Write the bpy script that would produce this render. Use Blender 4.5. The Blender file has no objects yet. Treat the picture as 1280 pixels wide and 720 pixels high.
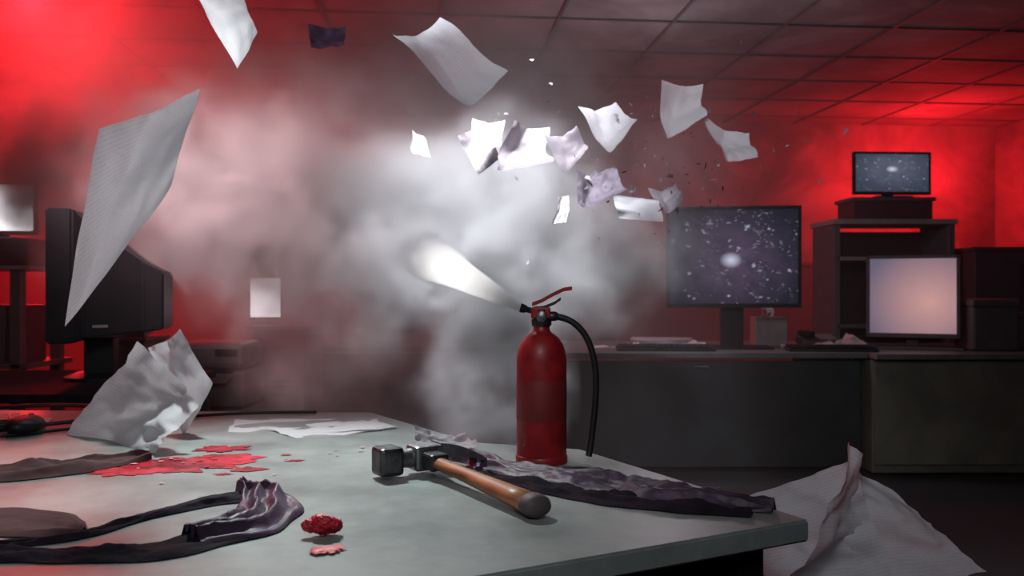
import bpy, bmesh, math, random
from mathutils import Vector, Matrix, noise
random.seed(7)
scene = bpy.context.scene
try:
    scene.view_settings.view_transform = 'Standard'
    scene.view_settings.look = 'None'
except Exception as e:
    print(e)

# ---------------------------------------------------------------- materials
def new_mat(name):
    m = bpy.data.materials.new(name); m.use_nodes = True
    return m, m.node_tree, m.node_tree.nodes['Principled BSDF']

def pmat(name, col, rough=0.5, metal=0.0, var=0.15, scale=12.0, bump=0.0, bscale=60.0, spec=0.5, transl=0.0, coat=0.0, grime=0.0, gscale=0.7):
    m, nt, b = new_mat(name)
    N, L = nt.nodes, nt.links
    tc = N.new('ShaderNodeTexCoord')
    nz = N.new('ShaderNodeTexNoise'); nz.inputs['Scale'].default_value = scale; nz.inputs['Detail'].default_value = 3
    L.new(tc.outputs['Object'], nz.inputs['Vector'])
    r = N.new('ShaderNodeValToRGB')
    r.color_ramp.elements[0].position = 0.3; r.color_ramp.elements[1].position = 0.7
    r.color_ramp.elements[0].color = tuple(c*(1-var) for c in col)+(1,)
    r.color_ramp.elements[1].color = tuple(min(1, c*(1+var)) for c in col)+(1,)
    L.new(nz.outputs['Fac'], r.inputs['Fac'])
    out = r.outputs['Color']
    if grime:
        g = N.new('ShaderNodeTexNoise'); g.inputs['Scale'].default_value=gscale; g.inputs['Detail'].default_value=8; g.inputs['Roughness'].default_value=.7; g.inputs['Distortion'].default_value=.6
        L.new(tc.outputs['Object'], g.inputs['Vector'])
        mr = N.new('ShaderNodeMapRange'); mr.inputs['From Min'].default_value=.42; mr.inputs['From Max'].default_value=.62; mr.inputs['To Min'].default_value=1-grime; mr.inputs['To Max'].default_value=1
        L.new(g.outputs['Fac'], mr.inputs['Value'])
        mx = N.new('ShaderNodeVectorMath'); mx.operation='SCALE'; L.new(out, mx.inputs[0]); L.new(mr.outputs[0], mx.inputs['Scale']); out = mx.outputs[0]
    L.new(out, b.inputs['Base Color'])
    b.inputs['Roughness'].default_value = rough; b.inputs['Metallic'].default_value = metal
    b.inputs['Specular IOR Level'].default_value = spec
    b.inputs['Coat Weight'].default_value = coat
    if bump:
        n2 = N.new('ShaderNodeTexNoise'); n2.inputs['Scale'].default_value = bscale; n2.inputs['Detail'].default_value = 2
        L.new(tc.outputs['Object'], n2.inputs['Vector'])
        bp = N.new('ShaderNodeBump'); bp.inputs['Strength'].default_value = bump; bp.inputs['Distance'].default_value = 0.01
        L.new(n2.outputs['Fac'], bp.inputs['Height']); L.new(bp.outputs['Normal'], b.inputs['Normal'])
    return m

M_wall = pmat('wall_paint', (0.29, 0.22, 0.24), 0.9, var=0.3, scale=1.2, grime=.65, gscale=.8)
M_wains = pmat('wall_panel', (0.05, 0.03, 0.04), 0.7)
M_ceil = pmat('ceiling_tile', (0.26, 0.235, 0.25), 0.9, var=0.25, scale=1.5, grime=.5, gscale=.6)
M_grid = pmat('ceiling_grid_bar', (0.08, 0.07, 0.075), 0.7)
M_floor = pmat('floor_carpet', (0.02, 0.024, 0.027), 0.85)
M_black = pmat('black_plastic', (0.010, 0.010, 0.013), 0.45, spec=.3)
M_rubber = pmat('black_rubber', (0.01, 0.01, 0.011), 0.5)
M_dkred = pmat('dark_maroon', (0.07, 0.016, 0.024), 0.6)
M_red = pmat('red_enamel', (0.27, 0.010, 0.013), 0.45, var=0.3, scale=25, coat=0.05, spec=.4)
M_label = pmat('label_print', (0.19, 0.014, 0.016), 0.55)
M_steel = pmat('steel', (0.24, 0.245, 0.26), 0.38, metal=0.85, var=0.4, scale=40, bump=0.15, bscale=90)
M_face = pmat('worn_dark_steel', (0.10, 0.10, 0.11), 0.4, metal=0.8, var=0.5, scale=40)
M_dsteel = pmat('dark_steel', (0.05, 0.05, 0.055), 0.4, metal=0.7, var=0.3, scale=40)
M_deskd = pmat('desk_panel_dark', (0.025, 0.033, 0.034), 0.5, var=0.25, scale=4, grime=.4, gscale=1.5)
M_deskt = pmat('desk_top_grey', (0.12, 0.125, 0.125), 0.4)
M_cabt = pmat('cabinet_tan', (0.18, 0.175, 0.14), 0.5, var=0.15, scale=3, grime=.35, gscale=1.5)
M_beige = pmat('beige_plastic', (0.25, 0.21, 0.21), 0.5)
M_taupe = pmat('taupe_plastic', (0.12, 0.095, 0.10), 0.55)
M_grey = pmat('grey_brown', (0.09, 0.07, 0.075), 0.6)
M_cloth = pmat('satin_purple', (0.055, 0.03, 0.06), 0.5, var=0.5, scale=14, spec=.4, bump=.15, bscale=70)
M_clothb = pmat('black_cloth', (0.018, 0.013, 0.02), 0.85, var=0.4, scale=14, spec=.1, bump=.25, bscale=90)
M_brown = pmat('brown_cloth', (0.07, 0.035, 0.037), 0.85, var=0.35, scale=8, spec=.15)
M_petal = pmat('petal_red', (0.50, 0.01, 0.03), 0.45, var=0.5, scale=30)
M_petalp = pmat('petal_pink', (0.6, 0.25, 0.28), 0.5, var=0.3, scale=30)
M_stain = pmat('red_liquid', (0.42, 0.02, 0.035), 0.25, var=0.7, scale=22)

def paper_mat():
    m, nt, b = new_mat('printed_paper'); N, L = nt.nodes, nt.links
    uv = N.new('ShaderNodeTexCoord')
    w = N.new('ShaderNodeTexWave'); w.wave_type='BANDS'; w.bands_direction='Y'
    w.inputs['Scale'].default_value = 11; w.inputs['Distortion'].default_value = 0
    L.new(uv.outputs['UV'], w.inputs['Vector'])
    mp = N.new('ShaderNodeMapping'); mp.inputs['Scale'].default_value = (60, 30, 1); L.new(uv.outputs['UV'], mp.inputs['Vector'])
    nz = N.new('ShaderNodeTexNoise'); nz.inputs['Scale'].default_value = 1.0; L.new(mp.outputs[0], nz.inputs['Vector'])
    a = N.new('ShaderNodeMath'); a.operation='MULTIPLY'; L.new(w.outputs['Fac'], a.inputs[0]); L.new(nz.outputs['Fac'], a.inputs[1])
    r = N.new('ShaderNodeValToRGB'); r.color_ramp.elements[0].position=.3; r.color_ramp.elements[1].position=.6
    r.color_ramp.elements[0].color=(.68,.68,.72,1); r.color_ramp.elements[1].color=(.57,.57,.61,1)
    L.new(a.outputs[0], r.inputs['Fac']); L.new(r.outputs['Color'], b.inputs['Base Color'])
    b.inputs['Roughness'].default_value=.7
    t = N.new('ShaderNodeBsdfTranslucent'); L.new(r.outputs['Color'], t.inputs['Color'])
    mx = N.new('ShaderNodeMixShader'); mx.inputs[0].default_value=.3
    L.new(b.outputs[0], mx.inputs[1]); L.new(t.outputs[0], mx.inputs[2]); L.new(mx.outputs[0], N['Material Output'].inputs['Surface'])
    return m
M_paper = paper_mat()
M_folder = pmat('blue_folder', (0.05,0.035,0.08), .6)
M_pgrey = pmat('grey_paper', (0.3,0.27,0.30), .7)
M_shard = pmat('charred_paper', (0.10,0.085,0.11), .7, var=.5)

def wood_mat():
    m, nt, b = new_mat('hammer_wood'); N, L = nt.nodes, nt.links
    tc = N.new('ShaderNodeTexCoord'); mp = N.new('ShaderNodeMapping'); mp.inputs['Scale'].default_value=(6,60,60)
    L.new(tc.outputs['Object'], mp.inputs['Vector'])
    nz = N.new('ShaderNodeTexNoise'); nz.inputs['Scale'].default_value=1.0; nz.inputs['Detail'].default_value=6; nz.inputs['Distortion'].default_value=.6
    L.new(mp.outputs[0], nz.inputs['Vector'])
    r = N.new('ShaderNodeValToRGB'); r.color_ramp.elements[0].position=.35; r.color_ramp.elements[1].position=.65
    r.color_ramp.elements[0].color=(.13,.04,.015,1); r.color_ramp.elements[1].color=(.42,.18,.08,1)
    L.new(nz.outputs['Fac'], r.inputs['Fac']); L.new(r.outputs['Color'], b.inputs['Base Color']); b.inputs['Roughness'].default_value=.42
    return m
M_wood = wood_mat()

def table_mat():
    m, nt, b = new_mat('table_laminate'); N, L = nt.nodes, nt.links
    tc = N.new('ShaderNodeTexCoord')
    nz = N.new('ShaderNodeTexNoise'); nz.inputs['Scale'].default_value=2.6; nz.inputs['Detail'].default_value=9; nz.inputs['Roughness'].default_value=.7
    L.new(tc.outputs['Object'], nz.inputs['Vector'])
    r = N.new('ShaderNodeValToRGB'); r.color_ramp.elements[0].position=.34; r.color_ramp.elements[1].position=.6
    r.color_ramp.elements[0].color=(.125,.15,.145,1); r.color_ramp.elements[1].color=(.265,.305,.295,1)
    L.new(nz.outputs['Fac'], r.inputs['Fac']); L.new(r.outputs['Color'], b.inputs['Base Color'])
    r2 = N.new('ShaderNodeMapRange'); r2.inputs['To Min'].default_value=.3; r2.inputs['To Max'].default_value=.55
    L.new(nz.outputs['Fac'], r2.inputs['Value']); L.new(r2.outputs[0], b.inputs['Roughness'])
    return m
M_table = table_mat()

def screen_mat(name, base, glow, strength, sparks=True, vcenter=(.5,.5), grad=False, rad=.9):
    m, nt, b = new_mat(name); N, L = nt.nodes, nt.links
    tc = N.new('ShaderNodeTexCoord')
    b.inputs['Base Color'].default_value=(.008,.008,.01,1); b.inputs['Roughness'].default_value=.4; b.inputs['Specular IOR Level'].default_value=.15
    sep = N.new('ShaderNodeSeparateXYZ'); L.new(tc.outputs['Generated'], sep.inputs[0])
    cmb = N.new('ShaderNodeCombineXYZ'); L.new(sep.outputs['X'], cmb.inputs['X']); L.new(sep.outputs['Z'], cmb.inputs['Y'])
    d = N.new('ShaderNodeVectorMath'); d.operation='DISTANCE'; L.new(cmb.outputs[0], d.inputs[0]); d.inputs[1].default_value=(vcenter[0],vcenter[1],0)
    mr = N.new('ShaderNodeMapRange'); mr.inputs['From Min'].default_value=0; mr.inputs['From Max'].default_value=.6 if not grad else rad
    mr.inputs['To Min'].default_value=1; mr.inputs['To Max'].default_value=0
    L.new(d.outputs['Value'], mr.inputs['Value'])
    nz = N.new('ShaderNodeTexNoise'); nz.inputs['Scale'].default_value=6; nz.inputs['Detail'].default_value=6
    L.new(cmb.outputs[0], nz.inputs['Vector'])
    mul = N.new('ShaderNodeMath'); mul.operation='MULTIPLY'; L.new(mr.outputs[0], mul.inputs[0]); L.new(nz.outputs['Fac'], mul.inputs[1])
    mix = N.new('ShaderNodeMixRGB'); mix.inputs[1].default_value=base+(1,); mix.inputs[2].default_value=glow+(1,)
    L.new(mul.outputs[0] if not grad else mr.outputs[0], mix.inputs[0])
    out = mix.outputs[0]
    if sparks:
        nd = N.new('ShaderNodeTexNoise'); nd.inputs['Scale'].default_value=9; nd.inputs['Detail'].default_value=3; L.new(cmb.outputs[0], nd.inputs['Vector'])
        mxv = N.new('ShaderNodeMixRGB'); mxv.inputs[0].default_value=.16; L.new(cmb.outputs[0], mxv.inputs[1]); L.new(nd.outputs['Color'], mxv.inputs[2])
        def layer(scale, a0, a1, nsc, lo, hi, feat='F1', vec=None):
            vo = N.new('ShaderNodeTexVoronoi'); vo.feature=feat; vo.inputs['Scale'].default_value=scale; L.new(vec or mxv.outputs[0], vo.inputs['Vector'])
            s = N.new('ShaderNodeMapRange'); s.inputs['From Min'].default_value=a0; s.inputs['From Max'].default_value=a1; s.inputs['To Min'].default_value=1; s.inputs['To Max'].default_value=0
            L.new(vo.outputs['Distance'], s.inputs['Value'])
            n3 = N.new('ShaderNodeTexNoise'); n3.inputs['Scale'].default_value=nsc; L.new(cmb.outputs[0], n3.inputs['Vector'])
            g3 = N.new('ShaderNodeMapRange'); g3.inputs['From Min'].default_value=lo; g3.inputs['From Max'].default_value=hi; L.new(n3.outputs['Fac'], g3.inputs['Value'])
            m3 = N.new('ShaderNodeMath'); m3.operation='MULTIPLY'; L.new(s.outputs[0], m3.inputs[0]); L.new(g3.outputs[0], m3.inputs[1]); return m3.outputs[0]
        l1=layer(15,.08,.30,7,.48,.58); l2=layer(30,.05,.3,5,.45,.58)
        c = N.new('ShaderNodeMapRange'); c.inputs['From Min'].default_value=.0; c.inputs['From Max'].default_value=.09; c.inputs['To Min'].default_value=1; c.inputs['To Max'].default_value=0
        L.new(d.outputs['Value'], c.inputs['Value'])
        l1b = N.new('ShaderNodeMath'); l1b.operation='MULTIPLY'; L.new(l1, l1b.inputs[0]); l1b.inputs[1].default_value=.55
        ad = N.new('ShaderNodeMath'); ad.operation='MAXIMUM'; L.new(l1b.outputs[0], ad.inputs[0]); L.new(c.outputs[0], ad.inputs[1])
        ad2 = N.new('ShaderNodeMath'); ad2.operation='MULTIPLY_ADD'; L.new(l2, ad2.inputs[0]); ad2.inputs[1].default_value=.3; L.new(ad.outputs[0], ad2.inputs[2]); ad2.use_clamp=True
        mx = N.new('ShaderNodeMixRGB'); mx.inputs[2].default_value=(.75,.76,.95,1); L.new(ad2.outputs[0], mx.inputs[0]); L.new(out, mx.inputs[1])
        out = mx.outputs[0]
    L.new(out, b.inputs['Emission Color']); b.inputs['Emission Strength'].default_value=strength
    m.cycles.emission_sampling='NONE'
    return m
S_main = screen_mat('screen_blast', (.014,.014,.026), (.16,.11,.20), .85, True, (.48,.46))
S_small = screen_mat('screen_blast_small', (.04,.055,.085), (.2,.2,.28), .9, True, (.5,.6))
S_pink = screen_mat('screen_pale', (.15,.13,.20), (.68,.36,.34), .85, False, (.7,.42), True, .8)
S_white = screen_mat('screen_white', (.20,.18,.21), (.38,.33,.37), .8, False, (.5,.5), True)
S_bright = screen_mat('screen_bright', (.8,.75,.78), (1,.95,1), 2.2, False, (.5,.5), True)

# ---------------------------------------------------------------- helpers
def empty(name, loc=(0,0,0), rot=(0,0,0)):
    e = bpy.data.objects.new(name, None); scene.collection.objects.link(e)
    e.location = loc; e.rotation_euler = rot; e.empty_display_size=.05
    return e
def obj_from_bm(name, bm, mat, parent=None, smooth=False):
    me = bpy.data.meshes.new(name); bm.to_mesh(me); bm.free()
    o = bpy.data.objects.new(name, me); scene.collection.objects.link(o)
    for m in (mat if isinstance(mat, (list,tuple)) else [mat]): me.materials.append(m)
    if smooth:
        for p in me.polygons: p.use_smooth = True
    if parent: o.parent = parent
    return o
def box(name, size, loc, mat, parent=None, rot=(0,0,0), bevel=.004):
    bm = bmesh.new(); bmesh.ops.create_cube(bm, size=1)
    for v in bm.verts: v.co = Vector((v.co.x*size[0], v.co.y*size[1], v.co.z*size[2]))
    if bevel: bmesh.ops.bevel(bm, geom=bm.edges[:], offset=min(bevel, min(size)*.3), segments=2, affect='EDGES', profile=.5)
    o = obj_from_bm(name, bm, mat, parent); o.location=loc; o.rotation_euler=rot
    return o
def lathe(name, prof, mat, parent=None, loc=(0,0,0), rot=(0,0,0), seg=40):
    bm = bmesh.new(); rings=[]
    for r,z in prof:
        rings.append([bm.verts.new((r*math.cos(2*math.pi*i/seg), r*math.sin(2*math.pi*i/seg), z)) for i in range(seg)])
    for a,b in zip(rings, rings[1:]):
        for i in range(seg): bm.faces.new((a[i], a[(i+1)%seg], b[(i+1)%seg], b[i]))
    bm.faces.new(rings[0][::-1]); bm.faces.new(rings[-1])
    o = obj_from_bm(name, bm, mat, parent, True); o.location=loc; o.rotation_euler=rot
    m = o.modifiers.new('es','EDGE_SPLIT'); m.split_angle=math.radians(50)
    return o
def tube(name, pts, r, mat, parent=None):
    cu = bpy.data.curves.new(name,'CURVE'); cu.dimensions='3D'; cu.bevel_depth=r; cu.bevel_resolution=4; cu.use_fill_caps=True
    s = cu.splines.new('NURBS'); s.points.add(len(pts)-1)
    for p,q in zip(s.points, pts): p.co=(*q,1)
    s.use_endpoint_u=True; s.order_u=4; s.resolution_u=8
    cu.materials.append(mat)
    o = bpy.data.objects.new(name,cu); scene.collection.objects.link(o)
    if parent: o.parent=parent
    return o
def sheet(name, c, bend=.02, fold=.015, crump=.006, seed=0, mat=None, n=28, foldpos=.5, parent=None):
    """sheet of paper spanning four 3-D corners (TL,TR,BR,BL) with bend, a crease and crumple"""
    TL,TR,BR,BL=[Vector(p) for p in c]
    nrm = (TR-TL).cross(BL-TL).normalized()
    bm = bmesh.new(); uvl = bm.loops.layers.uv.new('UVMap'); g=[]
    for j in range(n+1):
        row=[]
        for i in range(n+1):
            u=i/n; v=j/n
            p=(TL*(1-u)+TR*u)*(1-v)+(BL*(1-u)+BR*u)*v
            d = bend*math.sin(math.pi*(u*.6+v*.5)) + bend*.5*math.sin(math.pi*2*v+seed)
            d += fold*(1-abs((u+.35*v)-foldpos)/.5)
            d += crump*noise.noise(Vector((u*4+seed*3.1, v*4, seed)))*2 + crump*abs(noise.noise(Vector((u*7, v*7+seed*2, seed+5))))*1.2
            e = .012*noise.noise(Vector((u*3, v*3, seed+9)))*(TR-TL).length*2
            row.append(bm.verts.new(p+nrm*d+(TR-TL).normalized()*e))
        g.append(row)
    for j in range(n):
        for i in range(n):
            f=bm.faces.new((g[j][i],g[j+1][i],g[j+1][i+1],g[j][i+1]))
            for l,(a,b) in zip(f.loops,((i,j),(i,j+1),(i+1,j+1),(i+1,j))): l[uvl].uv=(a/n,b/n)
    return obj_from_bm(name,bm,mat or M_paper,parent,True)
def ribbon(name, path, widths, height, mat, z0=.752, seed=0, wr=.008, n=110, m=36, parent=None, pleats=3.0, freq=1.0):
    """cloth strip lying on the table: wrinkled cross section along a path"""
    P=[Vector((p[0],p[1],0)) for p in path]; k=len(P)
    def cr(A,t):
        i=min(int(t),len(A)-2); f=t-i
        a=A[max(i-1,0)]; b=A[i]; c=A[i+1]; d=A[min(i+2,len(A)-1)]
        return .5*((2*b)+(c-a)*f+(2*a-5*b+4*c-d)*f*f+(3*b-a-3*c+d)*f**3)
    bm=bmesh.new(); rows=[]
    for j in range(n+1):
        t=(k-1)*j/n; p=cr(P,t); q=(cr(P,min(t+.02,k-1))-cr(P,max(t-.02,0))).normalized()
        nn=Vector((-q.y,q.x,0)); w=cr(widths,t)
        row=[]
        for i in range(m+1):
            s=-1+2*i/m
            prof=max(0,1-abs(s)**4)
            ww=w*(1+.3*noise.noise(Vector((t*1.6*freq,s*.7,seed))))
            ph=s*pleats+2.4*noise.noise(Vector((t*.9*freq,s*.6,seed)))+seed
            h=height*prof*(.35+.65*(1-abs(math.sin(ph)))**1.0)
            h+=wr*prof*(noise.noise(Vector((t*1.3*freq,s*2.5,seed+3)))+.5*abs(noise.noise(Vector((t*4*freq,s*5,seed+8)))))
            row.append(bm.verts.new((p.x+nn.x*s*ww, p.y+nn.y*s*ww, z0+max(0,h)+.0005)))
        rows.append(row)
    for j in range(n):
        for i in range(m): bm.faces.new((rows[j][i],rows[j][i+1],rows[j+1][i+1],rows[j+1][i]))
    return obj_from_bm(name,bm,mat,parent,True)
def crumple(name, loc, r, mat, seed=0, sc=(1,1,.7), parent=None, amp=.45):
    bm=bmesh.new(); bmesh.ops.create_icosphere(bm,subdivisions=4,radius=r)
    for v in bm.verts:
        d=v.co.normalized()
        v.co*= 1-amp*abs(noise.noise(d*2.2+Vector((seed,0,0))))-amp*.5*abs(noise.noise(d*5+Vector((0,seed,0))))
        v.co=Vector((v.co.x*sc[0],v.co.y*sc[1],v.co.z*sc[2]))
    mz=min(v.co.z for v in bm.verts)
    for v in bm.verts: v.co.z-=mz
    o=obj_from_bm(name,bm,mat,parent,True); o.location=loc
    return o

# ---------------------------------------------------------------- camera
cam_d=bpy.data.cameras.new('camera'); cam=bpy.data.objects.new('camera',cam_d); scene.collection.objects.link(cam)
cam.location=(0,0,1.15); cam.rotation_euler=(math.radians(90),0,0)
cam_d.sensor_width=36; cam_d.lens=31.16; cam_d.clip_start=.05
cam_d.dof.use_dof=True; cam_d.dof.focus_distance=1.95; cam_d.dof.aperture_fstop=5.6
scene.camera=cam

# ---------------------------------------------------------------- room
RA=math.radians(5.5)
def R(x,y,z=0): return (x*math.cos(RA)-y*math.sin(RA), x*math.sin(RA)+y*math.cos(RA), z)
H=3.0; X0,X1,Y0,Y1=-5.5,6.5,-2.0,9.6
cx,cy=(X0+X1)/2,(Y0+Y1)/2
box('floor',(X1-X0+.2,Y1-Y0+.2,.1),R(cx,cy,-.05),M_floor,rot=(0,0,RA),bevel=0)
box('ceiling',(X1-X0+.2,Y1-Y0+.2,.1),R(cx,cy,H+.05),M_ceil,rot=(0,0,RA),bevel=0)
box('wall_back',(X1-X0+.2,.1,H),R(cx,Y1+.05,H/2),M_wall,rot=(0,0,RA),bevel=0)
box('wall_front',(X1-X0+.2,.1,H),R(cx,Y0-.05,H/2),M_wall,rot=(0,0,RA),bevel=0)
box('wall_left',(.1,Y1-Y0,H),R(X0-.05,cy,H/2),M_wall,rot=(0,0,RA),bevel=0)
box('wall_right',(.1,Y1-Y0,H),R(X1+.05,cy,H/2),M_wall,rot=(0,0,RA),bevel=0)
box('trim_1',(X1-X0,.04,1.4),R(cx,Y1-.02,.7),M_wains,rot=(0,0,RA))
box('trim_2',(X1-X0,.06,.04),R(cx,Y1-.03,1.42),M_dkred,rot=(0,0,RA))
bm=bmesh.new()
def addbox(bm,c,s,rz=0):
    r=bmesh.ops.create_cube(bm,size=1)
    M=Matrix.Translation(c)@Matrix.Rotation(rz,4,'Z')@Matrix.Diagonal((*s,1))
    bmesh.ops.transform(bm,matrix=M,verts=r['verts'])
x=X0
while x<X1: addbox(bm,R(x,cy,H-.006),(.02,Y1-Y0,.012),RA); x+=.8
y=Y0
while y<Y1: addbox(bm,R(cx,y,H-.006),(X1-X0,.02,.0121),RA); y+=.8
obj_from_bm('trim_3',bm,M_grid)

# ---------------------------------------------------------------- foreground table
tab=empty('office_table')
poly=[(.514,1.53),(.17,2.2),(-.1,2.3),(-.45,2.85),(-2.6,2.95),(-2.6,-.14)]
bm=bmesh.new()
lo=[bm.verts.new((x,y,.712)) for x,y in poly]; hi=[bm.verts.new((x,y,.75)) for x,y in poly]
n=len(poly)
bm.faces.new(hi); bm.faces.new(lo[::-1])
for i in range(n): bm.faces.new((lo[i],lo[(i+1)%n],hi[(i+1)%n],hi[i]))
bmesh.ops.recalc_face_normals(bm,faces=bm.faces[:])
bmesh.ops.bevel(bm,geom=[e for e in bm.edges],offset=.004,segments=2,affect='EDGES')
obj_from_bm('tabletop',bm,M_table,tab)
for i,(x,y) in enumerate([(.40,1.56),(.05,2.15),(-2.45,2.8),(-2.4,.1),(-.5,2.7)]):
    box(f'leg_{i+1}',(.06,.06,.712),(x,y,.356),M_dsteel,tab,rot=(0,0,math.radians(28)))
fd=Vector((-.558,-.3,0)).normalized()
c0=Vector((.40,1.56,.655))+fd*1.2
box('apron',(2.4,.03,.11),c0,M_dsteel,tab,rot=(0,0,math.atan2(.3,.558)))

# ---------------------------------------------------------------- fire extinguisher
ex=empty('fire_extinguisher',(.068,2.04,.75))
lathe('cylinder_body',[(.050,0),(.056,.004),(.0575,.012),(.0575,.235),(.056,.25),(.050,.270),(.038,.288),(.024,.298),(.019,.304),(.019,.318)],M_red,ex)
lathe('base_ring',[(.0585,.0),(.0595,.002),(.0595,.016),(.0575,.018)],M_red,ex)
lathe('label_band',[(.0578,.10),(.0580,.101),(.0580,.19),(.0578,.191)],M_label,ex)
lathe('valve_collar',[(.021,.312),(.023,.316),(.023,.328),(.017,.331),(.015,.350),(.012,.352)],M_dsteel,ex)
box('valve_block',(.045,.026,.026),(-.002,0,.343),M_red,ex)
lathe('nozzle',[(.007,0),(.007,.014),(.010,.02),(.011,.030)],M_black,ex,loc=(-.02,0,.347),rot=(0,math.radians(-75),0),seg=20)
def bar(name,pts,w,th,mat,par):
    bm=bmesh.new(); prev=None
    for (x,z) in pts:
        r=[bm.verts.new((x,-w/2,z)),bm.verts.new((x,w/2,z)),bm.verts.new((x,w/2,z+th)),bm.verts.new((x,-w/2,z+th))]
        if prev:
            for i in range(4): bm.faces.new((prev[i],prev[(i+1)%4],r[(i+1)%4],r[i]))
        else: bm.faces.new(r[::-1])
        prev=r
    bm.faces.new(prev); bmesh.ops.recalc_face_normals(bm,faces=bm.faces[:])
    return obj_from_bm(name,bm,mat,par)
bar('squeeze_lever',[(-.022,.358),(.0,.366),(.025,.380),(.05,.392),(.070,.395)],.02,.009,M_red,ex)
bar('carry_handle',[(-.018,.350),(.005,.352),(.03,.362),(.044,.372)],.02,.007,M_dsteel,ex)
lathe('pressure_gauge',[(.012,0),(.013,.002),(.013,.009),(.011,.011)],M_steel,ex,loc=(0,-.013,.335),rot=(math.radians(90),0,0),seg=24)
tube('hose',[(.018,0,.335),(.05,0,.335),(.09,.0,.315),(.118,0,.26),(.128,0,.19),(.122,0,.11),(.112,0,.03),(.108,-.005,.014)],.0075,M_rubber,ex)
lathe('hose_coupling',[(.008,0),(.011,.004),(.011,.02),(.008,.026)],M_dsteel,ex,loc=(.012,0,.335),rot=(0,math.radians(90),0),seg=20)

# ---------------------------------------------------------------- hammer
hm=empty('claw_hammer',(-.185,1.905,.785),(0,0,math.atan2(-.38,.235))); hm.scale=(1,1.08,1.08)
bm=bmesh.new()
prof=[(0,.0,.018,.013),(.012,0,.021,.0145),(.05,0,.016,.012),(.16,0,.0155,.012),(.26,0,.019,.014),(.36,0,.022,.016),(.415,0,.024,.0175)]
def loft(bm,prof):
    prev=None
    for x,zc,a,b_ in prof:
        r=[bm.verts.new((x,a*math.cos(t*math.pi/10),b_*math.sin(t*math.pi/10)-.012*(x/.44))) for t in range(20)]
        if prev:
            for i in range(20): bm.faces.new((prev[i],prev[(i+1)%20],r[(i+1)%20],r[i]))
        else: bm.faces.new(r[::-1])
        prev=r
    bm.faces.new(prev); bmesh.ops.recalc_face_normals(bm,faces=bm.faces[:])
loft(bm,prof); obj_from_bm('handle',bm,M_wood,hm,True)
bm=bmesh.new(); loft(bm,[(.413,0,.0245,.018),(.418,0,.0255,.019),(.436,0,.0255,.019),(.445,0,.021,.015)]); obj_from_bm('end_cap',bm,M_grey,hm,True)
box('handle_collar',(.06,.040,.033),(.038,0,0),M_dsteel,hm,bevel=.006)
box('head_eye',(.055,.062,.050),(-.006,0,.002),M_steel,hm,bevel=.007)
lathe('head_neck',[(.020,0),(.018,.02),(.020,.035)],M_steel,hm,loc=(-.006,-.025,.002),rot=(math.radians(90),0,0),seg=28)
box('striking_face',(.058,.050,.056),(-.006,-.080,.002),M_face,hm,bevel=.008)
for s in (-1,1):
    bm=bmesh.new(); prev=None
    for k in range(11):
        t=k/10; yy=.025+t*.115; z=.014-.034*t*t; hw=.013*(1-.4*t); off=s*(.012+.007*t); th=.013*(1-t)+.0025
        r=[bm.verts.new((-.006+off-hw,yy,z-th)),bm.verts.new((-.006+off+hw,yy,z-th)),bm.verts.new((-.006+off+hw,yy,z+th)),bm.verts.new((-.006+off-hw,yy,z+th))]
        if prev:
            for i in range(4): bm.faces.new((prev[i],prev[(i+1)%4],r[(i+1)%4],r[i]))
        else: bm.faces.new(r[::-1])
        prev=r
    bm.faces.new(prev); bmesh.ops.recalc_face_normals(bm,faces=bm.faces[:])
    obj_from_bm('claw_%d'%(1 if s<0 else 2),bm,M_steel,hm)

# ---------------------------------------------------------------- cloths
jk=empty('crumpled_jacket')
ribbon('jacket_body',[(-.12,2.06),(.04,1.89),(.20,1.78),(.33,1.68),(.465,1.575)],[.05,.055,.085,.065,.012],.020,M_cloth,seed=2,parent=jk,wr=.018,pleats=3.5,freq=1.3)
ribbon('jacket_sleeve',[(-.06,1.87),(.06,1.76),(.18,1.67),(.30,1.60),(.42,1.55)],[.025,.035,.045,.035,.012],.012,M_clothb,seed=6,parent=jk,pleats=2,wr=.012,freq=1.3)
sa=empty('satin_sash')
ribbon('loop_back',[(-.80,1.36),(-.70,1.41),(-.655,1.50),(-.60,1.60),(-.52,1.68),(-.46,1.66)],[.012,.016,.018,.024,.035,.03],.010,M_clothb,seed=1,parent=sa,wr=.006,pleats=1.5)
ribbon('loop_knot',[(-.53,1.73),(-.475,1.68),(-.435,1.58),(-.44,1.47),(-.50,1.38)],[.012,.040,.060,.058,.035],.030,M_cloth,seed=4,wr=.012,parent=sa,pleats=5,freq=.9)
ribbon('loop_tail',[(-.45,1.44),(-.52,1.355),(-.60,1.32),(-.70,1.32),(-.84,1.31),(-1.1,1.28)],[.045,.048,.040,.035,.03,.03],.012,M_clothb,seed=3,parent=sa,wr=.008,pleats=1.5)
ribbon('brown_scarf',[(-1.15,1.50),(-.98,1.50),(-.84,1.50),(-.74,1.46),(-.70,1.45)],[.08,.09,.085,.05,.01],.008,M_brown,seed=8,wr=.006,pleats=1.5)
ribbon('maroon_shawl',[(-1.4,1.86),(-1.18,1.88),(-1.02,1.90),(-.93,1.98),(-.84,2.06)],[.07,.08,.06,.05,.01],.022,M_brown,seed=5,wr=.010,pleats=2)

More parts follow.
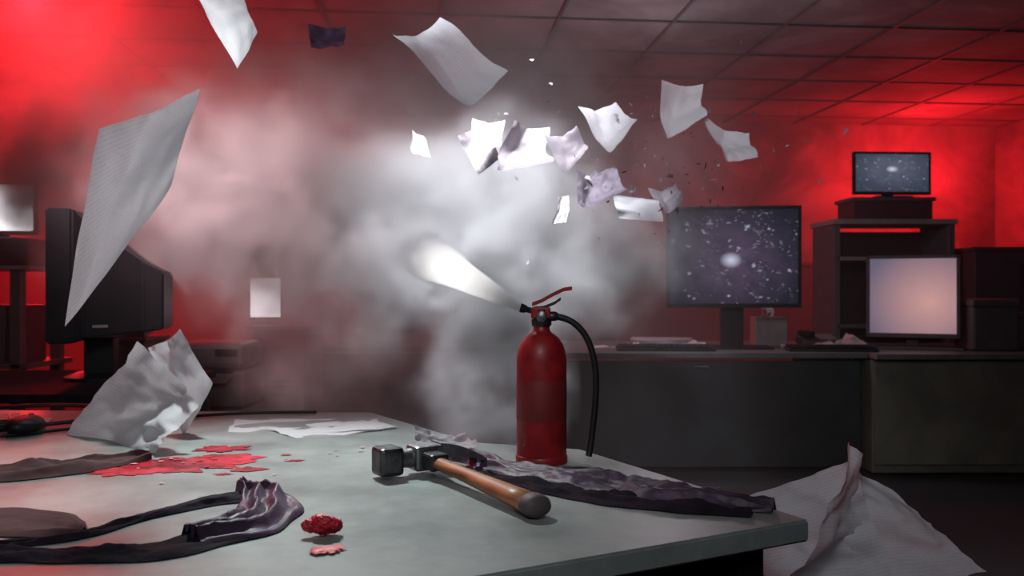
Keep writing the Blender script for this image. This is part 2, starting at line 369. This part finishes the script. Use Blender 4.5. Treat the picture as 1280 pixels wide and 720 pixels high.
# ---------------------------------------------------------------- petals
def petals(name, cx, cy, sx, sy, cnt, mats, smin=.012, smax=.026, z=.751):
    bm=bmesh.new()
    for k in range(cnt):
        a=random.random()*6.28; rr=random.random()**.8
        px=cx+sx*rr*math.cos(a); py=cy+sy*rr*math.sin(a); s=random.uniform(smin,smax)
        rz=random.random()*6.28; tilt=random.uniform(-.08,.08); cup=random.uniform(.05,.18); mi=random.randrange(len(mats))
        M=Matrix.Translation((px,py,z+.002+abs(math.sin(tilt))*s*.9))@Matrix.Rotation(rz,4,'Z')@Matrix.Rotation(tilt,4,'X')
        c=bm.verts.new(M@Vector((0,0,0))); ring=[]
        for q in range(14):
            t=q/14*2*math.pi; r=s*(1+.7*noise.noise(Vector((k,math.cos(t)*1.5,math.sin(t)*1.5))))*(1-.3*max(0,math.cos(t)))
            ring.append(bm.verts.new(M@Vector((r*math.cos(t),r*.7*math.sin(t),cup*s*.5*(.6+.4*math.sin(3*t))))))
        for q in range(14):
            f=bm.faces.new((c,ring[q],ring[(q+1)%14])); f.material_index=mi; f.smooth=True
    return obj_from_bm(name,bm,mats)
def splat(name,blobs_,mat):
    bm=bmesh.new()
    for (cx,cy,sx,sy,seed) in blobs_:
        zz=.7512+seed*.00004
        c=bm.verts.new((cx,cy,zz+.0004)); ring=[]
        for q in range(120):
            t=q/120*2*math.pi; r=.8+.6*noise.noise(Vector((math.cos(t)*2.2,math.sin(t)*2.2,seed)))+.35*abs(noise.noise(Vector((math.cos(t)*7,math.sin(t)*7,seed+3))))
            ring.append(bm.verts.new((cx+sx*r*math.cos(t),cy+sy*r*math.sin(t),zz)))
        for q in range(120): bm.faces.new((c,ring[q],ring[(q+1)%120]))
    obj_from_bm(name,bm,mat)
splat('red_splatter',[(-.76,2.0,.15,.10,3),(-.66,2.07,.09,.07,5),(-.84,1.93,.09,.05,8),(-.58,1.95,.04,.025,11),(-.72,2.2,.07,.05,14),(-.50,2.05,.02,.012,2),(-.62,1.9,.02,.012,6),(-.54,2.12,.015,.010,9)],M_stain)
petals('scattered_petals',-.76,2.03,.15,.11,14,[M_petal,M_petal,M_petal,M_petalp],.006,.014)
petals('scattered_petals',-.64,1.98,.28,.18,8,[M_petalp,M_petal],.004,.007)
petals('scattered_petals',-.275,1.345,.026,.016,8,[M_petal,M_petal,M_petal,M_petalp],.010,.018)
petals('scattered_petals',-.34,2.16,.12,.10,10,[M_petalp,M_pgrey],.005,.009)
rose=empty('rose_blossom',(-.303,1.425,.752))
for k in range(9):
    a=k*2.4; rr=.012*(k>0)*(1+.3*math.sin(k*5)); crumple(f'petal_{k+1}',(rr*math.cos(a)*1.3,rr*math.sin(a),.005*(k%3)),.019-.001*k,M_petal,seed=k*3.3,sc=(1.2,.7,.85),parent=rose,amp=.55)

# ---------------------------------------------------------------- papers
big=[
 ([(-.747,1.60,1.440),(-.585,1.66,1.532),(-.615,1.60,1.330),(-.79,1.55,1.085)],.02,.02,.004,1),
 ([(-.790,2.2,1.885),(-.675,2.2,1.885),(-.616,2.15,1.770),(-.705,2.25,1.706)],.012,.01,.003,2),
 ([(-.338,2.5,1.867),(-.208,2.55,1.951),(-.011,2.5,1.743),(-.124,2.4,1.680)],.03,.03,.004,3),
 ([(.222,3,1.759),(.357,3.05,1.795),(.420,3,1.705),(.325,2.9,1.610)],.02,.015,.004,4),
 ([(.501,3,1.846),(.663,3.05,1.860),(.650,3,1.719),(.515,2.9,1.651)],.03,.01,.003,5),
 ([(.650,3,1.732),(.826,3.05,1.697),(.821,3,1.575),(.712,2.9,1.597)],.02,.02,.003,6),
 ([(.384,3.4,1.512),(.568,3.4,1.488),(.562,3.3,1.396),(.414,3.4,1.420)],.02,.01,.003,7),
 ([(.184,3.4,1.503),(.230,3.45,1.512),(.209,3.4,1.402),(.163,3.35,1.396)],.008,.006,.002,8),
 ([(-.339,3,1.692),(-.298,3.05,1.678),(-.276,3,1.589),(-.325,2.95,1.610)],.008,.006,.002,9),
 ([(-.135,3,1.720),(-.022,3.05,1.740),(-.041,3,1.616),(-.130,2.9,1.624)],.02,.01,.003,10),
]
for c,b,f,cr_,s in big: sheet('flying_paper',c,b,f,cr_,s)
for c,s in [([(0,3.0,1.71),(.14,3.1,1.72),(.12,3.0,1.56),(-.035,2.9,1.55)],11),([(.11,3.0,1.66),(.215,3.0,1.71),(.27,3.05,1.61),(.16,2.9,1.55)],17),([(-.19,3.1,1.68),(-.10,3.1,1.74),(-.04,3.1,1.60),(-.12,3.1,1.55)],18),([(.55,3.6,1.56),(.66,3.6,1.60),(.70,3.6,1.50),(.6,3.5,1.48)],19)]:
    sheet('flying_paper',c,.03,.02,.004,s,M_pgrey)
for c,s in [([(.25,3.5,1.62),(.42,3.6,1.66),(.45,3.5,1.52),(.28,3.4,1.50)],41)]:
    sheet('flying_paper',c,.03,.03,.008,s,M_shard)
sheet('file_folder',[(-.921,4,2.341),(-.758,4.05,2.359),(-.758,4,2.233),(-.884,3.9,2.226)],.02,.01,.004,12,M_folder)
sheet('crumpled_paper',[(-.986,2.35,1.006),(-.786,2.15,.873),(-.838,2.11,.755),(-1.230,2.40,.755)],.012,.03,.008,13,foldpos=.7)
sheet('crumpled_paper',[(-1.0,2.42,.99),(-.925,2.44,1.045),(-.806,2.40,.89),(-.90,2.38,.76)],.03,.03,.006,14)
sheet('crumpled_paper',[(.700,1.80,.835),(.83,1.86,.72),(.96,1.80,.575),(.56,1.72,.50)],.03,.04,.016,15,foldpos=.6)
sheet('crumpled_paper',[(.49,1.90,.70),(.70,1.84,.80),(.78,1.80,.55),(.52,1.80,.50)],.03,.02,.012,16)
for k,(cx_,cy_,w,h,rz) in enumerate([(-.60,2.58,.42,.30,.2),(-.50,2.50,.30,.2,.7),(-1.5,2.55,.30,.21,.4),(-1.15,2.66,.28,.2,-.3),(-1.75,2.7,.3,.21,.1)]):
    M=Matrix.Translation((cx_,cy_,.7545+.0015*k))@Matrix.Rotation(rz,4,'Z')
    sheet('loose_paper',[M@Vector(q) for q in ((-w/2,h/2,0),(w/2,h/2,0),(w/2,-h/2,0),(-w/2,-h/2,0))],.003,.003,.003,20+k)
sheet('crumpled_paper',[(-.25,2.28,.80),(-.12,2.26,.79),(-.08,2.16,.755),(-.24,2.17,.755)],.012,.02,.01,31,M_pgrey)
bm=bmesh.new()
def shard(p,s,mi):
    M=Matrix.Translation(p)@Matrix.Rotation(random.random()*6,4,Vector((random.random(),random.random(),random.random()+.01)).normalized())
    a=random.uniform(.2,.6)
    vs=[bm.verts.new(M@Vector(q)) for q in ((-s,-s*a,0),(s,-s*.3,0),(s*.7,s*.5,s*.2),(-s*.6*a,s*.4,0))]; f=bm.faces.new(vs); f.material_index=mi
for k in range(130): shard(Vector((random.gauss(.6,.38),random.uniform(3.0,4.3),random.gauss(1.66,.17))),random.uniform(.004,.015),0)
for k in range(45): shard(Vector((random.gauss(.5,.25),random.uniform(3.3,4.2),random.gauss(1.62,.13))),random.uniform(.006,.020),1)
obj_from_bm('paper_scraps',bm,[M_pgrey,M_shard])

# ---------------------------------------------------------------- monitors
def monitor(loc, rz, w, h, scr, tilt=0, stand=.12, base=(.34,.2), frame=M_black, bez=.022):
    e=empty('desktop_monitor',loc,(0,0,rz))
    z=stand+h/2
    p=empty('panel_mount',(0,0,z),(tilt,0,0)); p.parent=e
    box('casing',(w,.03,h),(0,.012,0),frame,p,bevel=.008)
    box('rear_bulge',(w*.55,.05,h*.5),(0,.05,-.02),frame,p,bevel=.02)
    for nm,s,l in (('bezel_top',(w,.012,bez),(0,-.008,h/2-bez/2)),('bezel_bottom',(w,.012,bez*1.3),(0,-.008,-h/2+bez*.65)),
                   ('bezel_left',(bez,.012,h),(-w/2+bez/2,-.008,0)),('bezel_right',(bez,.012,h),(w/2-bez/2,-.008,0))):
        box(nm,s,l,frame,p,bevel=.002)
    box('screen',(w-bez*2,.004,h-bez*2.3),(0,-.006,bez*.15),scr,p,bevel=0)
    box('neck',(w*.14 if w<.7 else .15,.035,stand+h*.3),(0,.075,(stand+h*.3)/2),frame,e,bevel=.006)
    box('stand_base',(base[0],base[1],.016),(0,.04,.008),frame,e,bevel=.006)
    return e
DT=.75
dk=empty('office_desk')
box('desktop',(2.0,1.25,.035),(1.20,6.10,DT-.0175),M_deskt,dk,bevel=.006)
box('front_panel',(1.90,.03,.66),(1.22,5.53,.365),M_deskd,dk)
box('side_panel_left',(.03,1.1,.715),(.28,6.1,.357),M_deskd,dk)
box('side_panel_right',(.03,1.1,.715),(2.12,6.1,.357),M_deskd,dk)
box('kick_plate',(1.84,.02,.06),(1.2,5.56,.03),M_black,dk)
box('drawer_pull',(.09,.015,.012),(1.18,5.508,.66),M_steel,dk)
fc=empty('filing_cabinet')
box('carcass',(1.9,1.0,.69),(3.155,5.93,.36),M_cabt,fc,bevel=.008)
box('cabinet_top',(1.94,1.1,.035),(3.175,5.92,DT-.0175),M_deskt,fc,bevel=.006)
box('plinth',(1.85,.95,.03),(3.155,5.95,.015),M_black,fc)
for i in range(2):
    box(f'door_panel_{i+1}',(.93,.02,.62),(2.68+.94*i,5.42,.38),M_cabt,fc,bevel=.003)
monitor((1.46,5.85,DT),math.radians(-7),.87,.67,S_main,stand=.31-.04,base=(.50,.26))
monitor((2.62,5.80,DT),math.radians(-24),.56,.54,S_pink,stand=.075,base=(.60,.24),frame=M_grey,tilt=math.radians(-3))
kb=empty('keyboard',(.98,5.68,DT),(0,0,math.radians(-3)))
box('case',(.62,.17,.02),(0,0,.012),M_black,kb,rot=(math.radians(3),0,0))
bm=bmesh.new()
for i in range(16):
    for j in range(5): addbox(bm,(-.28+i*.0372,-.062+j*.031,.028+j*.0015),(.031,.025,.010))
obj_from_bm('keys',bm,M_dsteel,kb)
tr=empty('keyboard',(2.02,5.62,DT),(0,0,math.radians(-5)))
box('case',(.55,.16,.02),(0,0,.012),M_dsteel,tr,rot=(math.radians(3),0,0))
bm=bmesh.new()
for i in range(14):
    for j in range(5): addbox(bm,(-.25+i*.0385,-.058+j*.029,.028+j*.0015),(.032,.023,.010))
obj_from_bm('keys',bm,M_black,tr)
bx=empty('tissue_box',(1.78,6.15,DT)); box('carton',(.22,.14,.20),(0,0,.10),M_beige,bx); sheet('tissue',[(-.05,0,.26),(.05,.02,.27),(.03,.01,.20),(-.03,0,.20)],.02,.01,.01,2,parent=bx)
ph=empty('desk_phone',(2.12,6.15,DT)); box('base',(.26,.22,.05),(0,0,.03),M_grey,ph,rot=(math.radians(12),0,0)); box('handset',(.06,.22,.04),(-.08,0,.085),M_black,ph,bevel=.015); box('keypad',(.12,.13,.008),(.05,-.01,.062),M_beige,ph,rot=(math.radians(12),0,0))
st=empty('paper_stack')
for i in range(7): box(f'sheet_{i+1}',(.42,.28,.006),(1.05+.02*random.random(),6.25,DT+.004+.0065*i),M_pgrey,st,rot=(0,0,random.uniform(-.2,.2)),bevel=0)
for k,(x,y,w,h,rz,up) in enumerate([(1.12,5.90,.3,.16,.3,.05),(1.95,5.86,.32,.2,-.2,.06),(.70,5.95,.3,.2,.2,.03),(2.22,5.86,.2,.2,.5,.10)]):
    M=Matrix.Translation((x,y,.755))@Matrix.Rotation(rz,4,'Z')
    sheet('loose_paper',[M@Vector(q) for q in ((-w/2,h/2,.02),(w/2,h/2,up),(w/2,-h/2,0.01),(-w/2,-h/2,0))],.01,.02,.01,50+k)
def bin_(x,y,w,h):
    s=empty('storage_bin',(x,y,DT)); box('body',(w,.24,h*.86),(0,0,h*.43),M_grey,s,bevel=.02); box('lid',(w*1.04,.26,h*.16),(0,0,h*.92),M_grey,s,bevel=.02)
bin_(3.06,5.72,.30,.33); bin_(3.40,5.85,.28,.24)

sh=empty('shelf_unit')
box('post_1',(.05,.5,1.65),(2.55,7.2,.825),M_grey,sh); box('post_2',(.05,.5,1.65),(3.45,7.2,.825),M_grey,sh)
box('top_board',(.98,.54,.04),(3.0,7.2,1.67),M_beige,sh); box('mid_board',(.9,.5,.03),(3.0,7.2,1.38),M_beige,sh)
box('low_board',(.9,.5,.03),(3.0,7.2,.85),M_grey,sh); box('back_board',(.9,.02,1.6),(3.0,7.44,.82),M_dkred,sh)
sh2=empty('storage_box',(2.98,7.1,1.69)); box('carton',(.62,.34,.15),(0,0,.075),M_dkred,sh2); box('lid',(.66,.38,.03),(0,0,.155),M_grey,sh2)
monitor((3.02,7.05,1.862),math.radians(3),.63,.34,S_small,stand=.03,base=(.3,.2),bez=.018)
for i,(x,y,w,d,h) in enumerate([(3.9,7.1,.7,.6,1.45),(4.75,7.2,.8,.6,1.38)]):
    c=empty('storage_cabinet',(x,y,0)); box('carcass',(w,d,h-.03),(0,0,h/2+.01),M_wains,c,bevel=.008); box('door_seam',(.01,.01,h*.85),(0,-d/2-.003,h/2),M_black,c); box('top_cap',(w+.04,d+.04,.03),(0,0,h),M_wains,c)
    for s in (-1,1): box('handle_%d'%(s+2),(.015,.02,.14),(s*.05,-d/2-.01,h*.6),M_dsteel,c)

# ---------------------------------------------------------------- left side
ls=empty('shelf_unit')
box('top_box',(1.1,.5,.16),(-3.2,5.1,1.345),M_dkred,ls); box('shelf_board',(1.14,.54,.022),(-3.2,5.1,1.26),M_beige,ls)
box('post_1',(.06,.06,1.25),(-2.72,4.88,.625),M_grey,ls); box('post_2',(.06,.06,1.25),(-2.72,5.3,.625),M_grey,ls); box('post_3',(.06,.06,1.25),(-3.7,4.88,.625),M_grey,ls); box('post_4',(.06,.06,1.25),(-3.7,5.3,.625),M_grey,ls)
box('low_shelf',(1.1,.5,.03),(-3.2,5.1,.72),M_grey,ls)
for i in range(5): box(f'binder_{i+1}',(.07,.28,.32),(-3.1+.085*i,5.05,.895),[M_grey,M_dkred,M_black][i%3],ls,rot=(0,.04*(i%2),0))
monitor((-2.93,5.05,1.425),math.radians(8),.42,.30,S_bright,stand=.03,base=(.25,.16),bez=.016,frame=M_grey)
ld=empty('office_desk')
box('desktop',(1.9,1.0,.035),(-2.4,3.85,DT-.02),M_clothb,ld)
for i,(x,y) in enumerate([(-3.3,3.4),(-1.5,3.4),(-3.3,4.3),(-1.5,4.3)]): box(f'leg_{i+1}',(.06,.06,.715),(x,y,.357),M_dsteel,ld)
ct=empty('crt_monitor',(-1.98,3.9,.749),(0,0,math.radians(14)))
bm=bmesh.new(); prev=None
for (x,w,z0_,z1_) in [(0,.56,.17,.73),(.10,.56,.17,.73),(.14,.50,.19,.68),(.36,.34,.21,.51),(.44,.30,.22,.47)]:
    r=[bm.verts.new((x,-w/2,z0_)),bm.verts.new((x,w/2,z0_)),bm.verts.new((x,w/2,z1_)),bm.verts.new((x,-w/2,z1_))]
    if prev:
        for i in range(4): bm.faces.new((prev[i],prev[(i+1)%4],r[(i+1)%4],r[i]))
    else: bm.faces.new(r[::-1])
    prev=r
bm.faces.new(prev); bmesh.ops.recalc_face_normals(bm,faces=bm.faces[:]); bmesh.ops.bevel(bm,geom=bm.edges[:],offset=.008,segments=2,affect='EDGES')
obj_from_bm('housing',bm,M_black,ct)
box('screen',(.01,.46,.44),(-.003,0,.46),S_white,ct,bevel=.003)
box('swivel_neck',(.12,.12,.16),(.16,0,.10),M_black,ct); lathe('swivel_base',[(.15,0),(.15,.012),(.10,.03)],M_black,ct,loc=(.16,0,0))
box('status_label',(.06,.004,.012),(.20,-.235,.24),M_beige,ct,rot=(0,0,.35),bevel=0)
pr=empty('laser_printer',(-1.66,5.0,.50))
box('stand',(.42,.42,.48),(0,0,-.25),M_grey,pr); box('lower_body',(.42,.40,.20),(0,0,.10),M_taupe,pr,bevel=.02); box('upper_body',(.40,.38,.14),(0,0,.28),M_taupe,pr,bevel=.03)
box('paper_slot',(.30,.02,.03),(0,-.20,.205),M_black,pr); box('output_tray',(.28,.16,.012),(0,-.22,.16),M_grey,pr,rot=(.15,0,0)); box('control_panel',(.12,.02,.04),(.11,-.19,.30),M_black,pr)
pd=empty('drawer_pedestal',(-1.38,5.5,0))
box('carcass',(.32,.45,.90),(0,0,.45),M_taupe,pd,bevel=.01); box('top',(.38,.5,.025),(0,0,.912),M_beige,pd)
for i in range(3):
    box(f'drawer_{i+1}',(.29,.02,.26),(0,-.232,.17+.28*i),M_taupe,pd); box(f'pull_{i+1}',(.1,.015,.012),(0,-.248,.24+.28*i),M_dsteel,pd)
monitor((-1.50,5.4,.925),math.radians(4),.20,.26,S_bright,stand=.035,base=(.16,.12),bez=.01,frame=M_beige)
sp_=empty('side_cabinet',(-2.05,4.75,0)); box('carcass',(.28,.30,.86),(0,0,.44),M_grey,sp_); box('door_panel',(.25,.015,.78),(0,-.155,.44),M_grey,sp_); box('top',(.31,.33,.02),(0,0,.88),M_grey,sp_)
ch=empty('desk_phone',(-2.05,4.75,.89))
box('base',(.24,.2,.05),(0,0,.045),M_grey,ch,rot=(.2,0,0)); box('handset',(.2,.06,.04),(0,.03,.10),M_black,ch,bevel=.015)
tube('cord',[(-.1,-.1,.01),(-.14,-.13,.11),(-.05,-.14,.17),(.08,-.13,.11),(.12,-.12,.03)],.008,M_black,ch)
md=empty('office_desk')
box('desktop',(1.9,.8,.035),(-.75,6.9,.70),M_deskd,md); box('modesty_panel',(1.8,.03,.6),(-.75,6.6,.36),M_deskd,md)
for i,(x,y) in enumerate([(-1.6,6.6),(.1,6.6),(-1.6,7.2),(.1,7.2)]): box(f'leg_{i+1}',(.06,.06,.68),(x,y,.34),M_dsteel,md)
oc=empty('office_chair',(.72,7.4,0),(0,0,.3))
box('seat',(.5,.48,.09),(0,0,.48),M_black,oc,bevel=.03); box('backrest',(.5,.08,.75),(0,.25,1.0),M_black,oc,bevel=.035,rot=(-.08,0,0)); lathe('gas_column',[(.03,0),(.03,.36)],M_dsteel,oc,loc=(0,0,.08))
for k in range(5):
    a=k*2*math.pi/5; box(f'foot_{k+1}',(.30,.04,.04),(.15*math.cos(a),.15*math.sin(a),.06),M_dsteel,oc,rot=(0,0,a)); lathe(f'castor_{k+1}',[(.03,-.015),(.03,.015)],M_black,oc,loc=(.29*math.cos(a),.29*math.sin(a),.03),rot=(math.pi/2,0,a),seg=16)
cb=empty('power_cables')
tube('cable_1',[(-1.9,2.3,.757),(-1.5,2.2,.757),(-1.25,2.45,.757),(-1.05,2.70,.757),(-.85,2.80,.757),(-.62,2.81,.757)],.005,M_rubber,cb)
tube('cable_2',[(-2.0,2.5,.756),(-1.6,2.6,.756),(-1.35,2.3,.756),(-1.6,2.15,.756),(-1.9,2.2,.756)],.006,M_rubber,cb)
tube('cable_4',[(-1.8,2.75,.76),(-1.5,2.6,.80),(-1.3,2.8,.80),(-1.1,2.6,.76),(-1.5,2.45,.76)],.006,M_rubber,cb)
ms=empty('computer_mouse',(-1.33,2.42,.75)); crumple('shell',(0,0,0),.045,M_black,1,(1,1.5,.6),ms,amp=.08); box('wheel',(.008,.02,.012),(0,.03,.048),M_grey,ms)
kb3=empty('keyboard',(-1.58,2.45,.752),(0,0,.5)); box('case',(.40,.15,.02),(0,0,.012),M_black,kb3)
bm=bmesh.new()
for i in range(13):
    for j in range(5): addbox(bm,(-.18+i*.03,-.055+j*.027,.027),(.025,.022,.010))
obj_from_bm('keys',bm,M_dsteel,kb3)

# ---------------------------------------------------------------- smoke (density baked to a voxel grid with geometry nodes)
def smoke_volume(name, bmin, bmax, res, blobs, dens, haze, nscale=1.5, dist=.4, step=2.5):
    sm=bpy.data.materials.new(name+'_material'); sm.use_nodes=True; nt=sm.node_tree; nt.nodes.remove(nt.nodes['Principled BSDF'])
    v=nt.nodes.new('ShaderNodeVolumePrincipled'); v.inputs['Color'].default_value=(.95,.95,.97,1); v.inputs['Density'].default_value=1.0; v.inputs['Anisotropy'].default_value=0
    nt.links.new(v.outputs[0],nt.nodes['Material Output'].inputs['Volume']); sm.cycles.volume_step_rate=step
    vol=bpy.data.volumes.new(name); vol.materials.append(sm); o=bpy.data.objects.new(name,vol); scene.collection.objects.link(o)
    ng=bpy.data.node_groups.new(name+'_nodes','GeometryNodeTree'); ng.interface.new_socket(name='Geometry',in_out='OUTPUT',socket_type='NodeSocketGeometry')
    N,L=ng.nodes,ng.links
    out=N.new('NodeGroupOutput'); vc=N.new('GeometryNodeVolumeCube'); smn=N.new('GeometryNodeSetMaterial'); smn.inputs['Material'].default_value=sm
    L.new(vc.outputs['Volume'],smn.inputs['Geometry']); L.new(smn.outputs[0],out.inputs[0])
    vc.inputs['Min'].default_value=bmin; vc.inputs['Max'].default_value=bmax
    for k,s in zip(('Resolution X','Resolution Y','Resolution Z'),res): vc.inputs[k].default_value=s
    pos=N.new('GeometryNodeInputPosition').outputs[0]
    def M(op,a,b=None,c=None,clamp=False):
        m=N.new('ShaderNodeMath'); m.operation=op; m.use_clamp=clamp
        for i,x in enumerate((a,b,c)):
            if x is None: continue
            if isinstance(x,(int,float)): m.inputs[i].default_value=x
            else: L.new(x,m.inputs[i])
        return m.outputs[0]
    def VM(op,a,b):
        m=N.new('ShaderNodeVectorMath'); m.operation=op; L.new(a,m.inputs[0])
        if op=='SCALE': m.inputs['Scale'].default_value=b
        elif isinstance(b,tuple): m.inputs[1].default_value=b
        else: L.new(b,m.inputs[1])
        return m.outputs[0]
    def NZ(vec,scale,detail,rough=.55):
        n=N.new('ShaderNodeTexNoise'); n.inputs['Scale'].default_value=scale; n.inputs['Detail'].default_value=detail; n.inputs['Roughness'].default_value=rough; L.new(vec,n.inputs['Vector']); return n
    p1=VM('ADD',pos,VM('SCALE',VM('SUBTRACT',NZ(pos,nscale,2).outputs['Color'],(.5,.5,.5)),dist*2))
    p2=VM('ADD',p1,VM('SCALE',VM('SUBTRACT',NZ(pos,nscale*3.2,3).outputs['Color'],(.5,.5,.5)),dist*.9))
    tot=None
    for (c,r,w) in blobs:
        s=VM('DIVIDE',VM('SUBTRACT',p2,c),r)
        ln=N.new('ShaderNodeVectorMath'); ln.operation='LENGTH'; L.new(s,ln.inputs[0])
        mr=N.new('ShaderNodeMapRange'); mr.interpolation_type='SMOOTHSTEP'
        mr.inputs['From Min'].default_value=.25; mr.inputs['From Max'].default_value=1.10; mr.inputs['To Min'].default_value=w; mr.inputs['To Max'].default_value=0
        L.new(ln.outputs['Value'],mr.inputs['Value'])
        tot=mr.outputs[0] if tot is None else M('ADD',tot,mr.outputs[0])
    n2=NZ(p2,nscale*2.6,5,.65)
    r2=N.new('ShaderNodeMapRange'); r2.inputs['From Min'].default_value=.40; r2.inputs['From Max'].default_value=.62; r2.inputs['To Min'].default_value=.06; r2.inputs['To Max'].default_value=1.8
    L.new(n2.outputs['Fac'],r2.inputs['Value'])
    d=M('MULTIPLY_ADD',M('MULTIPLY',tot,r2.outputs[0]),dens,haze)
    L.new(d,vc.inputs['Density'])
    md_=o.modifiers.new('smoke','NODES'); md_.node_group=ng
    return o
blobs=[((-.10,4.1,1.42),(.62,.5,.54),1.7),
 ((-.10,3.95,.78),(.32,.3,.75),1.0),
 ((.38,4.2,1.22),(.55,.4,.42),.8),
 ((-.80,4.15,1.45),(1.0,.6,.52),1.3),
 ((-1.45,4.45,1.58),(1.2,.6,.50),1.1),
 ((-.80,5.0,2.20),(1.2,.8,.70),.45),
 ((-2.7,4.7,1.82),(1.3,.5,.28),1.2),
 ((-2.3,5.3,2.5),(1.6,.9,.6),.30),
 ((-1.6,4.9,1.1),(.8,.5,.40),.22),
 ((-.75,4.6,.90),(.8,.5,.50),.28),
 ((-.05,4.6,2.1),(.65,.5,.60),.45)]
smoke_volume('smoke_cloud',(-3.9,3.2,.05),(1.4,6.4,2.95),(136,80,74),blobs,5.5,.03)

hz=bpy.data.materials.new('haze_material'); hz.use_nodes=True; nt=hz.node_tree; nt.nodes.remove(nt.nodes['Principled BSDF'])
v=nt.nodes.new('ShaderNodeVolumeScatter'); v.inputs['Color'].default_value=(.95,.93,.95,1); v.inputs['Density'].default_value=.10; nt.links.new(v.outputs[0],nt.nodes['Material Output'].inputs['Volume'])
bm=bmesh.new(); addbox(bm,(.2,7.85,1.5),(9.0,2.8,2.9)); obj_from_bm('smoke_haze',bm,hz)

jet=bpy.data.materials.new('jet_volume'); jet.use_nodes=True; nt=jet.node_tree; N,L=nt.nodes,nt.links; N.remove(N['Principled BSDF'])
tc=N.new('ShaderNodeTexCoord'); sp=N.new('ShaderNodeSeparateXYZ'); L.new(tc.outputs['Object'],sp.inputs[0])
mr=N.new('ShaderNodeMapRange'); mr.inputs['From Min'].default_value=0; mr.inputs['From Max'].default_value=1.2; mr.inputs['To Min'].default_value=1; mr.inputs['To Max'].default_value=0
L.new(sp.outputs['Z'],mr.inputs['Value'])
pw=N.new('ShaderNodeMath'); pw.operation='POWER'; L.new(mr.outputs[0],pw.inputs[0]); pw.inputs[1].default_value=3.2
ml=N.new('ShaderNodeMath'); ml.operation='MULTIPLY'; L.new(pw.outputs[0],ml.inputs[0]); ml.inputs[1].default_value=45
v=N.new('ShaderNodeVolumePrincipled'); v.inputs['Color'].default_value=(.98,.98,.98,1); L.new(ml.outputs[0],v.inputs['Density']); L.new(v.outputs[0],N['Material Output'].inputs['Volume'])
jet.cycles.volume_step_rate=.6
p0=Vector((.068-.050,2.04,.75+.355)); p1=Vector((-.46,3.20,1.35)); dirv=(p1-p0); Ln=dirv.length
o=lathe('spray_jet',[(.010,0),(.020,.1*Ln),(.044,.35*Ln),(.085,.7*Ln),(.13,Ln)],jet,loc=p0,seg=24); o.rotation_euler=dirv.to_track_quat('Z','Y').to_euler()
for m_ in list(o.modifiers): o.modifiers.remove(m_)

# ---------------------------------------------------------------- lights
def area(name,loc,target,size,power,col,spread=180):
    l=bpy.data.lights.new(name,'AREA'); l.size=size; l.energy=power; l.color=col; l.spread=math.radians(spread)
    o=bpy.data.objects.new(name,l); scene.collection.objects.link(o); o.location=loc
    o.rotation_euler=(Vector(target)-Vector(loc)).to_track_quat('-Z','Y').to_euler(); return o
def spot(name,loc,target,power,col,ang,blend=.8,rad=.15):
    l=bpy.data.lights.new(name,'SPOT'); l.energy=power; l.color=col; l.spot_size=math.radians(ang); l.spot_blend=blend; l.shadow_soft_size=rad
    o=bpy.data.objects.new(name,l); scene.collection.objects.link(o); o.location=loc
    o.rotation_euler=(Vector(target)-Vector(loc)).to_track_quat('-Z','Y').to_euler(); return o
def point(name,loc,power,col,rad=.2):
    l=bpy.data.lights.new(name,'POINT'); l.energy=power; l.color=col; l.shadow_soft_size=rad
    o=bpy.data.objects.new(name,l); scene.collection.objects.link(o); o.location=loc; return o
RED=(1,.012,.02)
spot('back_key',(-.75,3.05,2.8),(-.62,1.90,.75),330,(.92,1,.985),44,1,.12)
spot('smoke_key',(-.20,2.3,2.6),(-.06,4.0,1.22),780,(.93,.94,1),48,1,.2)
spot('smoke_side',(-1.9,2.7,2.35),(-1.1,4.5,1.40),430,(1,.66,.68),60,1,.25)
spot('jet_key',(-1.0,2.30,1.62),(-.16,2.45,1.19),230,(1,.97,.96),40,1,.08)
spot('paper_key',(0,1.0,2.7),(.5,3.0,1.7),95,(.97,.93,.97),36,1,.2)
area('front_fill',(-.3,-.5,2.6),(.0,2.8,1.5),1.0,10,(.92,.95,1),100)
point('red_glow_left',(-3.5,6.8,2.1),300,RED)  # red light for the left glow; its fixture is unseen, no alarm modelled
point('red_smoke_fill',(-2.6,4.8,2.75),75,RED)  # added fill that tints the upper left smoke red; no alarm stands here
point('red_glow_right',(4.35,9.3,2.3),130,RED)  # red light for the glow on the right wall; fixture unseen, no alarm modelled
point('ceiling_fill',(1.0,5.8,2.0),26,(.85,.76,.82))  # added mauve fill, lifts the back wall and mid ceiling; not a ceiling lamp
w=bpy.data.worlds.new('world'); scene.world=w; w.use_nodes=True; w.node_tree.nodes['Background'].inputs[0].default_value=(.02,.015,.02,1)
